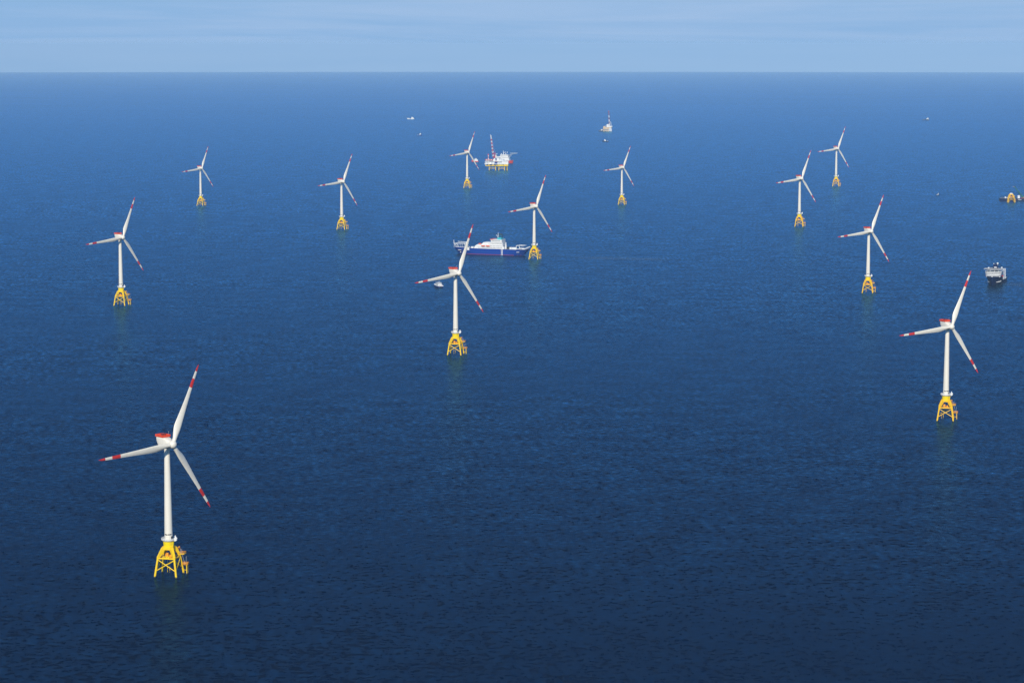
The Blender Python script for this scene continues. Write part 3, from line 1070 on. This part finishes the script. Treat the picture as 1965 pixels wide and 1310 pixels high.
# ---- barge behind the lone jacket ------------------------------------------
def barge():
    p = place(1953, 385.2)
    t = thing('work_barge', 'long dark navy barge with a slim green crane, cut by the right edge', 'barge', p, rad(-4))
    pts = [(-46, 0), (-46.5, 5.5), (-45, 6.4), (60, 6.4), (61, 5), (56, -1.5), (-42, -1.5)]
    MB().prism(pts, -13, 13).build('hull', M['navy'], t)
    MB().box(-44, 59, -12.6, 12.6, 6.45, 6.5).build('deck', M['dark'], t)
    for (x0, x1, y0, y1, h, mt) in ((-34, -31, -8, -5, 4.2, 'white'), (-30, -25, -9, -5, 2.6, 'steel'), (-24.5, -21.5, -9, -6, 4.0, 'white'), (-41, -39, -6, -3, 4.0, 'dark'),
                                    (-1.5, 4, -8, -2, 7.5, 'white'), (4.5, 8, -8, -3, 4.0, 'midblue'), (-14, -6, 2, 8, 6.0, 'dark')):
        MB().box(x0, x1, y0, y1, 6.5, 6.5 + h).build('deck_unit', M[mt], t)
    for k in range(4):
        MB().box(14 + k * 9.2, 22.6 + k * 9.2, -8, 6, 6.5, 10.2).build('cargo_stack', M['tan'], t)
    MB().box(6, 13.5, -9, 4, 6.5, 8.3).build('cargo_stack', M['boot'], t)
    c = MB().prism([(7, 8.3), (15, 8.3), (13.5, 12.2), (8.5, 13.5)], -4, 1).build('crane_cab', M['green'], t)
    mb = MB()
    lattice(mb, (10, -1.5, 12), (-9.2, -1.5, 36.0), 2.2, 1.2, 10, 0.30)
    mb.build('crane_boom', M['green'], t)
    MB().bar((-9.0, -1.5, 35.8), (-14.5, -1.5, 36.2), 0.9, 0.8).build('boom_tip', M['tan'], t)
    MB().tube((14, -1.5, 12), (-9, -1.5, 36), 0.12, None, 5).build('stay_cable', M['dark'], t)
    MB().box(-1.5, 7.5, -13.15, -13.0, 2.8, 4.4).build('hull_marking', M['steel'], t)
    rails(MB(), -44, -12, -12.2, 12.2, 6.5, 1.1, 0.09, 4).build('railing', M['steel'], t)


barge()


# ---- blue catamaran ----------------------------------------------------------
def catamaran():
    p = place(841.5, 551.0)
    hd = math.atan2(0.91, -0.41)
    t = thing('crew_catamaran', 'small white and blue catamaran under the left-pointing turbine blade', 'boat', p, hd)
    for sg in (1, -1):
        mb = MB()
        rings = []
        for x, zd, hw_d, hw_w in ((-10.5, 2.6, 1.5, 1.4), (-4, 2.6, 1.5, 1.4), (3, 2.9, 1.5, 1.3), (7.5, 3.3, 1.3, 0.8), (10.5, 3.8, 0.8, 0.2), (11.2, 4.0, 0.3, 0.05)):
            c = sg * 2.9
            rings.append([(x, c + hw_d, zd), (x, c + hw_w, 0), (x, c + hw_w * 0.6, -0.8), (x, c - hw_w * 0.6, -0.8), (x, c - hw_w, 0), (x, c - hw_d, zd)])
        mb.loft(rings)
        mb.build('hull', M['cathull'], t, 40)
    top = [(-10.5, 2.5, 4.35), (-4, 2.5, 4.35), (3, 2.8, 4.35), (7.5, 3.2, 4.15), (10.5, 3.7, 3.6), (11.4, 4.0, 3.0)]
    mb = MB()
    mb.loft([[(x, y, z - 0.2), (x, -y, z - 0.2), (x, -y, z + 1.0), (x, y, z + 1.0)] for x, z, y in top])
    mb.build('deck', M['white'], t)
    hs = MB().prism([(-7.5, 3.4), (6.0, 3.7), (4.6, 5.6), (-7.0, 5.6)], -3.5, 3.5).build('deckhouse', M['white'], t)
    win_band(MB(), -6.5, 3.8, -3.5, 3.5, 4.1, 5.1, 0.06, 1.5, 'lrb').build('window', M['glass'], hs)
    wh = MB().prism([(-4.6, 5.6), (4.6, 5.6), (3.4, 7.6), (-4.6, 7.6)], -3.0, 3.0).build('wheelhouse', M['white'], t)
    win_band(MB(), -4.6, 3.4, -3.0, 3.0, 6.1, 7.3, 0.06, 1.25, 'lrb').build('window', M['glass'], wh)
    MB().box(-5.4, 4.4, -3.5, 3.5, 7.6, 8.05).build('roof', M['white'], t)
    mb = MB()
    mb.tube((-2, 0, 8.0), (-2, 0, 11.4), 0.22, 0.12, 6)
    mb.tube((-2, -1.5, 9.4), (-2, 1.5, 9.4), 0.10, None, 5)
    mb.tube((-3.2, 1.1, 8.0), (-2.2, 0.2, 10), 0.12, None, 5)
    mb.tube((-3.2, -1.1, 8.0), (-2.2, -0.2, 10), 0.12, None, 5)
    mb.build('mast', M['steel'], t)
    MB().lathe([(0.3, 8.0), (0.65, 7.9), (0.6, 8.5), (0.2, 8.8)], 12, 0.4, -1.2).build('satellite_dome', M['white'], t, 60)
    for y in (-2.6, 0.6):
        MB().box(-9.6, -8.2, y, y + 1.4, 3.45, 4.2).build('deck_locker', M['boot'], t)
    rails(MB(), -10.3, 7, -4.1, 4.1, 3.4, 1.0, 0.05, 2.0).build('railing', M['steel'], t)
    MB().box(11.0, 12.0, -2.4, 2.4, 3.4, 4.6).build('bow_fender', M['dark'], t)


catamaran()


# ---- offshore substation ------------------------------------------------------
def substation():
    p = place(957.0, 327.2)
    t = thing('offshore_substation', 'white multi-deck offshore substation on yellow legs with a tall striped crane', 'substation', p, rad(-5))
    # 1 px of the photograph is about 1.6 m here
    for x in (-29.5, -25.5, -9.0, -4.0, 1.5, 19.5, 24.0, 28.0):
        MB().tube((x, -10 if x not in (-25.5, -4.0, 24.0) else 10, -6), (x, -10 if x not in (-25.5, -4.0, 24.0) else 10, 15), 1.15, None, 10).build('leg', M['yellow'], t, 40)
    for x0, x1 in ((-29.5, -9.0), (1.5, 19.5)):
        MB().tube((x0, -10, 7.5), (x1, -10, 7.5), 0.7, None, 8).build('brace', M['yellow'], t, 40)
    base = MB().box(-41, 31, -15, 15, 14.5, 16.0).build('base_deck', M['yellow'], t)
    for k, x in enumerate((-40, -31, -29, -18, -16, -4, 22, 29.5)):
        MB().box(x - 0.7, x + 0.7, -15.2, -13.6, 16.0, 20.2).build('deck_column', M['yellow'], t)
    MB().box(-1.5, 15, -15.3, -9, 16.0, 18.8).build('transformer_tank', M['column'], t)
    MB().box(17, 31.2, -15.3, -8, 16.0, 19.4).build('transformer_tank', M['yellow'], t)
    MB().box(-39, 30, 0, 14, 16.0, 20.0).build('recess_wall', M['dark'], t)
    d1 = MB().box(-44, 32.5, -16, 16, 20.2, 21.4).build('cellar_deck', M['white'], t)
    for k, (x0, x1, y0, h, mt) in enumerate(((-41, -34, -13, 7.5, 'palegrey'), (-33, -22, -12, 6.5, 'white'), (-21, -13, -12, 7.5, 'palegrey'), (-12, -4, -13, 6.0, 'midblue'),
                                             (-3, 12, -12, 7.5, 'palegrey'), (13, 23, -15, 7.5, 'white'), (24, 31, -13, 8.5, 'white'))):
        MB().box(x0, x1, y0, 12, 21.4, 21.4 + h).build('equipment_room', M[mt], t)
    for x in (-42, -30.5, -12.5, 2, 12.5, 23.5, 31.5):
        MB().box(x - 0.5, x + 0.5, -15.8, -14.8, 21.4, 29.5).build('deck_column', M['white'], t)
    MB().box(-42, 26, -15, 15, 29.5, 30.5).build('main_deck', M['white'], t)
    for k, (x0, x1, y0, h, mt) in enumerate(((-40, -28, -12, 4.5, 'palegrey'), (-27.5, -18, -10, 4.0, 'white'), (-17, -9.5, -13, 5.5, 'white'), (-5, 3, -13, 10.0, 'white'), (3.6, 7.4, -11, 7.0, 'white'), (8, 17, -10, 5.0, 'palegrey'))):
        MB().box(x0, x1, y0, 11, 30.5, 30.5 + h).build('upper_module', M[mt], t)
    # red and white barrier along the upper left edge
    for k in range(9):
        x = -42 + k * 2.75
        MB().box(x, x + 2.7, -15.2, -14.7, 32.5 + (1.0 if k % 2 else 0), 36.2).build('barrier_panel', M['red' if k % 2 == 0 else 'white'], t)
    MB().box(-42, -17, -14.6, 8, 35.0, 35.5).build('upper_walkway', M['orange_red'], t)
    rails(MB(), -44, 32, -15.9, 15.9, 21.4, 1.2, 0.12, 5).build('railing', M['white'], t)
    rails(MB(), -16, 26, -14.9, 14.9, 30.5, 1.2, 0.12, 5).build('railing', M['white'], t)
    # short signal mast
    for k in range(4):
        MB().bar((-32.5, -6, 36 + k * 4.2), (-32.5, -6, 40 + k * 4.2), 2.0 if k != 3 else 3.6, 2.0 if k != 3 else 3.6).build('signal_mast_section', M['white' if k % 2 == 0 else 'red'], t)
    # crane: red A-frame, lattice boom in red and white lengths
    MB().lathe([(2.2, 30.5), (2.2, 38), (1.6, 39)], 12, -13.0, -6).build('crane_pedestal', M['white'], t, 40)
    MB().box(-19.0, -15.6, -8, -4, 39, 43).build('crane_cab', M['midblue'], t)
    mb = MB()
    for y in (-7.8, -4.2):
        mb.bar((-13.6, y, 39), (-11.0, y, 58.5), 1.4, 1.4, 0.9, 0.9)
        mb.bar((-10.4, y, 39), (-11.0, y, 58.5), 1.1, 1.1, 0.8, 0.8)
    mb.bar((-11.0, -8.2, 58.5), (-11.0, -3.8, 58.5), 1.0, 1.0)
    mb.build('crane_frame', M['red'], t)
    MB().bar((-11, -6, 51), (-3.5, -6, 54), 2.0, 1.4).build('counterweight', M['palegrey'], t)
    p0, p1 = Vector((-16.2, -6, 40.5)), Vector((-24.4, -6, 111))
    nseg = 13
    for k in range(nseg):
        a_, b_ = p0.lerp(p1, k / nseg), p0.lerp(p1, (k + 1) / nseg)
        ww = 3.6 - 1.6 * k / nseg
        lattice(MB(), a_, b_, ww, ww - 0.12, 2, 0.34).build('boom_section', M['white' if (k % 2 or k > 10) else 'red'], t)
    MB().bar(p1, p1 + Vector((-1.6, 0, 3.6)), 1.0, 1.0).build('boom_tip', M['white'], t)
    MB().tube((-11, -6, 58.5), p1, 0.14, None, 5).build('stay_cable', M['steel'], t)


substation()


# ---- red-hulled accommodation vessel behind the substation ----------------------
def hotel_ship():
    p = place(966.5, 313.0)
    t = thing('accommodation_vessel', 'red hulled white accommodation vessel with a helideck, half hidden behind the substation', 'ship', p, rad(-14))
    st = [(-34, 8, 10, 9), (-20, 8, 12, 11.5), (10, 8, 12, 11.5), (24, 9, 11, 8.5), (31, 10, 7, 3, -1), (34, 10.5, 2, 0.3, -2)]
    hull(MB(), st).build('hull', M['shipred'], t, 30)
    deck_plate(MB(), st).build('deck', M['grey'], t)
    MB().prism([(-20, 8.1), (22, 9.0), (20.5, 16.5), (-20, 16.5)], -10.5, 10.5).build('lower_house', M['white'], t)
    MB().box(-22, -2, -11.3, -10.55, 10.2, 12.8).build('lifeboat_row', M['orange_red'], t)
    up = MB().prism([(-28, 16.5), (19.5, 16.5), (17.5, 24.0), (-28, 22.0)], -9.5, 9.5).build('middle_house', M['white'], t)
    win_band(MB(), -26, 17, -9.5, 9.5, 18.5, 20.0, 0.1, 2.4, 'lr').build('window', M['glass'], up)
    br = MB().prism([(-10, 24.0), (17, 24.0), (16, 29), (-10, 29)], -9, 9).build('bridge', M['white'], t)
    win_band(MB(), -9, 15.5, -9, 9, 26.2, 27.6, 0.1, 2.0, 'lr').build('window', M['glass'], br)
    MB().box(-27.5, -24, -8, 2, 22, 27).build('ventilator', M['white'], t)
    mb = MB()
    mb.tube((-1, 0, 29), (-1, 0, 42), 1.2, 0.5, 8)
    mb.tube((-1, -4, 37), (-1, 4, 37), 0.4, None, 6)
    mb.bar((-1, 0, 34), (7, 0, 38), 1.0, 1.0)
    mb.build('mast', M['white'], t)
    for x, y, z in ((8, -3, 32.5), (-7, -4, 31.5), (12, 3, 36.5)):
        MB().lathe([(0.6, z - 3.4), (0.7, z - 1.6), (1.6, z), (1.2, z + 1.2), (0.4, z + 1.7)], 14, x, y).build('satellite_dome', M['white'], t, 60)
    oc = [(35.5 + 14 * math.cos(rad(22.5 + 45 * k)), 12.5 * math.sin(rad(22.5 + 45 * k))) for k in range(8)]
    hd = MB().loft([[(x, y, z) for x, y in oc] for z in (33.0, 34.2)]).build('helideck', M['palegrey'], t)
    mb = MB()
    for y in (-6, 6):
        mb.tube((20, y, 27), (42, y, 33), 0.45, None, 6)
        mb.tube((20, y, 20), (32, y, 33), 0.45, None, 6)
    mb.build('helideck_struts', M['palegrey'], hd)


hotel_ship()


# ---- sand-coloured crane platform far off ------------------------------------------
def crane_platform():
    p = place(1167.0, 252.6)
    t = thing('crane_platform', 'far sand-coloured crane platform with a white block and tall lattice mast', 'platform', p, rad(-16))
    MB().box(-22, 16, -9, 9, 10, 21).build('hull', M['sand'], t)
    for x in (-19, -3.5, 4.5, 15):
        MB().tube((x, -8, -6), (x, -8, 10), 1.7, None, 10).build('leg', M['sand'], t, 40)
    for x in (-19, 12):
        MB().tube((x, 8, -6), (x, 8, 10), 1.7, None, 10).build('leg', M['sand'], t, 40)
    MB().box(-22.5, 5, -10, 8, 1.5, 5.0).build('lower_deck', M['sand'], t)
    MB().box(-21, 4, -10.4, -9.8, 5.4, 8.6).build('opening_shade', M['grey'], t)  # solid grey panel; its colour stands in for the shade inside the opening
    MB().prism([(5.5, 2), (21, 2), (19, 17), (7, 17)], -11.5, -9.2).build('side_module', M['palegrey'], t)
    MB().box(2, 20, -8, 8, 21, 26).build('upper_deck', M['white'], t)
    MB().box(-6, 3.5, -6, 6, 21, 34).build('accommodation_block', M['white'], t)
    MB().box(-21, -14, -6, 4, 21, 25).build('deck_store', M['sand'], t)
    MB().tube((-11, 0, 21), (-11, 0, 29), 0.9, None, 8).build('exhaust_stack', M['white'], t)
    mb = MB()
    for x in (8.5, 14.5):
        mb.bar((x, 0, 26), (x - 1.5, 0, 44), 1.5, 1.5)
    mb.bar((7, 0, 44), (13, 0, 44), 1.5, 1.5)
    mb.build('crane_frame', M['white'], t)
    p0, p1 = Vector((6.4, 0, 27)), Vector((1.8, 0, 95))
    for k in range(7):
        a_, b_ = p0.lerp(p1, k / 7), p0.lerp(p1, (k + 1) / 7)
        lattice(MB(), a_, b_, 4.0 - 0.15 * k, 3.8 - 0.15 * k, 2, 0.38).build('boom_section', M['white' if k % 2 == 0 and k < 5 else 'dark_red'], t)
    MB().bar((-0.5, 0, 95), (4.0, 0, 95.8), 1.6, 1.6).build('boom_tip', M['red'], t)


crane_platform()


# ---- small craft -----------------------------------------------------------------
def small_vessel(name, label, cat, px, py, L_, hd, hullm, housem='white', house=(0.0, 0.35), hz=5.0, free=2.6, mast=6.0, extra=None, bow_hump=False):
    p = place(px, py)
    t = thing(name, label, cat, p, hd)
    h = L_ / 2
    b = L_ * 0.15
    st = [(-h, free * 0.85, b * 0.9, b * 0.8), (-h * 0.5, free * 0.85, b, b * 0.95), (h * 0.2, free, b, b * 0.9), (h * 0.65, free * 1.35, b * 0.8, b * 0.5), (h * 0.93, free * 1.7, b * 0.35, b * 0.08, -h * 0.05), (h, free * 1.75, b * 0.1, 0.05, -h * 0.08)]
    hull(MB(), st, -1.0).build('hull', M[hullm], t, 35)
    deck_plate(MB(), st, 0.05, 0.2).build('deck', M['grey'], t)
    bulwark(MB(), st[2:], 0.9, thick=0.15).build('bulwark', M[hullm], t)
    x0, x1 = house[0] * L_, house[1] * L_
    hs = MB().prism([(x0, free * 0.9), (x1, free * 0.9), (x1 - 0.08 * L_ * 0.5, free + hz * 0.6), (x0, free + hz * 0.6)], -b * 0.72, b * 0.72).build('deckhouse', M[housem], t)
    wx0, wx1 = x0 + (x1 - x0) * 0.25, x1 - (x1 - x0) * 0.18
    wh = MB().prism([(wx0, free + hz * 0.6), (wx1, free + hz * 0.6), (wx1 + 0.3, free + hz), (wx0, free + hz)], -b * 0.6, b * 0.6).build('wheelhouse', M[housem], t)
    win_band(MB(), wx0, wx1, -b * 0.6, b * 0.6, free + hz * 0.7, free + hz * 0.88, 0.08, 1.4, 'lrfb').build('window', M['glass'], wh)
    mb = MB()
    mx = (wx0 + wx1) / 2
    mb.tube((mx, 0, free + hz), (mx, 0, free + hz + mast), L_ * 0.008 + 0.08, 0.10, 6)
    mb.tube((mx, -1.6, free + hz + mast * 0.6), (mx, 1.6, free + hz + mast * 0.6), 0.1, None, 5)
    mb.build('mast', M['steel'], t)
    if extra == 'funnels':
        for y in (-b * 0.4, b * 0.4):
            MB().tube((x0 - 1.2, y, free), (x0 - 1.4, y, free + hz * 0.9), L_ * 0.03, None, 8).build('funnel', M['dark'], t)
    if bow_hump:
        MB().prism([(h * 0.35, free), (h * 0.8, free * 1.3), (h * 0.75, free + 3.0), (h * 0.4, free + 3.0)], -b * 0.5, b * 0.5).build('forward_house', M[housem], t)
    MB().box(-h * 0.8, -h * 0.45, -b * 0.5, b * 0.5, free * 0.85, free * 0.85 + 1.2).build('winch', M['steel'], t)
    return t


small_vessel('supply_boat', 'small red hulled boat with white house behind the turbine beside the substation', 'boat', 911.5, 310.6, 24, rad(176), 'shipred', house=(-0.42, 0.12), hz=8.5, free=3.0, mast=3)
small_vessel('tugboat', 'dark tug lying against the far sand-coloured crane platform', 'boat', 1154.0, 252.4, 26, rad(10), 'navy', house=(-0.1, 0.25), hz=6.5, free=4.2, mast=5, extra='funnels')
small_vessel('tugboat', 'dark blue tug alone on the water below the far crane platform', 'boat', 1162.0, 272.2, 27, rad(178), 'navy', house=(-0.05, 0.25), hz=6.5, free=3.2, mast=7, extra='funnels')
small_vessel('survey_vessel', 'low white vessel, the upper of two left of the substation near the horizon', 'boat', 788.0, 229.0, 42, rad(174), 'white', house=(-0.42, -0.05), hz=9, free=3.0, mast=4, bow_hump=True)
small_vessel('guard_boat', 'tiny blue boat with pale house, the lower of two left of the substation', 'boat', 805.0, 260.4, 21, rad(12), 'midblue', house=(0.0, 0.34), hz=6.5, free=3.4, mast=10)
small_vessel('fishing_vessel', 'dark hulled boat with white house far off near the upper right corner', 'boat', 1776.5, 230.8, 38, rad(6), 'navy', house=(0.12, 0.40), hz=9, free=3.6, mast=6)


def marker_boat():
    small_vessel('pilot_boat', 'tiny dark launch alone on the water left of the bare orange jacket and barge', 'boat', 1799.5, 375.0, 8.5, rad(14), 'navy', house=(-0.05, 0.32), hz=3.4, free=1.5, mast=4)


marker_boat()


# ---- calm, paler water left by two ships' propellers --------------------------------
def wake(label, pts, w0, w1):
    """a long soft-edged strip of smoothed water lying a hand's breadth above the sea"""
    n = 40
    v, f, uv = [], [], []
    P = [place(*q) for q in pts]
    for i in range(n + 1):
        s_ = i / n
        k = min(len(P) - 2, int(s_ * (len(P) - 1)))
        q = P[k].lerp(P[k + 1], s_ * (len(P) - 1) - k)
        d = (P[k + 1] - P[k]).normalized()
        side = Vector((-d.y, d.x, 0))
        ww = w0 + (w1 - w0) * s_
        for j in range(5):
            r = q + side * (ww * (j / 4 - 0.5))
            v.append((r.x, r.y, sea_z(r.x, r.y) + 0.12))
            uv.append((s_, j / 4))
    for i in range(n):
        for j in range(4):
            f.append((i * 5 + j, i * 5 + j + 1, i * 5 + j + 6, i * 5 + j + 5))
    me = bpy.data.meshes.new('wake')
    me.from_pydata(v, [], f)
    lay = me.uv_layers.new(name='UVMap')
    for lp in me.loops:
        lay.data[lp.index].uv = uv[lp.vertex_index]
    m = bpy.data.materials.new('wake_water')
    m.use_nodes = True
    t = m.node_tree
    t.nodes.clear()
    nn, l = t.nodes.new, t.links.new
    out = nn('ShaderNodeOutputMaterial')
    tr = nn('ShaderNodeBsdfTransparent')
    df = nn('ShaderNodeBsdfDiffuse'); df.inputs[0].default_value = (0.16, 0.27, 0.42, 1)
    mx = nn('ShaderNodeMixShader')
    tcn = nn('ShaderNodeTexCoord')
    sp = nn('ShaderNodeSeparateXYZ'); l(tcn.outputs['UV'], sp.inputs[0])
    def mth(op, a_, b_):
        x = nn('ShaderNodeMath'); x.operation = op
        for k, q in enumerate((a_, b_)):
            if isinstance(q, (int, float)):
                x.inputs[k].default_value = q
            else:
                l(q, x.inputs[k])
        return x.outputs[0]
    def hump(o):
        return mth('MULTIPLY', mth('MULTIPLY', o, mth('SUBTRACT', 1.0, o)), 4.0)
    mp_ = nn('ShaderNodeMapping'); mp_.inputs['Scale'].default_value = (0.012, 0.05, 1)
    l(tcn.outputs['Object'], mp_.inputs[0])
    no = nn('ShaderNodeTexNoise'); no.inputs['Scale'].default_value = 1.0; no.inputs['Detail'].default_value = 5
    l(mp_.outputs[0], no.inputs[0])
    mr = nn('ShaderNodeMapRange'); mr.inputs[1].default_value = 0.40; mr.inputs[2].default_value = 0.68
    l(no.outputs[0], mr.inputs[0])
    al = mth('MULTIPLY', mth('MULTIPLY', hump(sp.outputs[0]), mth('POWER', hump(sp.outputs[1]), 2.0)), mth('MULTIPLY', mr.outputs[0], 0.42))
    l(al, mx.inputs[0]); l(tr.outputs[0], mx.inputs[1]); l(df.outputs[0], mx.inputs[2])
    l(mx.outputs[0], out.inputs[0])
    me.materials.append(m)
    o = bpy.data.objects.new('wake', me)
    o['kind'] = 'stuff'
    o['label'] = label
    C.objects.link(o)


wake('faint pale wake streak on the water astern of the long blue ship', [(1030, 489), (1120, 494.5), (1220, 496.5), (1320, 500)], 40, 90)
wake('pale smooth wake behind the dark ship seen bow-on', [(1920, 538), (1938, 545), (1968, 547), (2020, 545)], 30, 90)
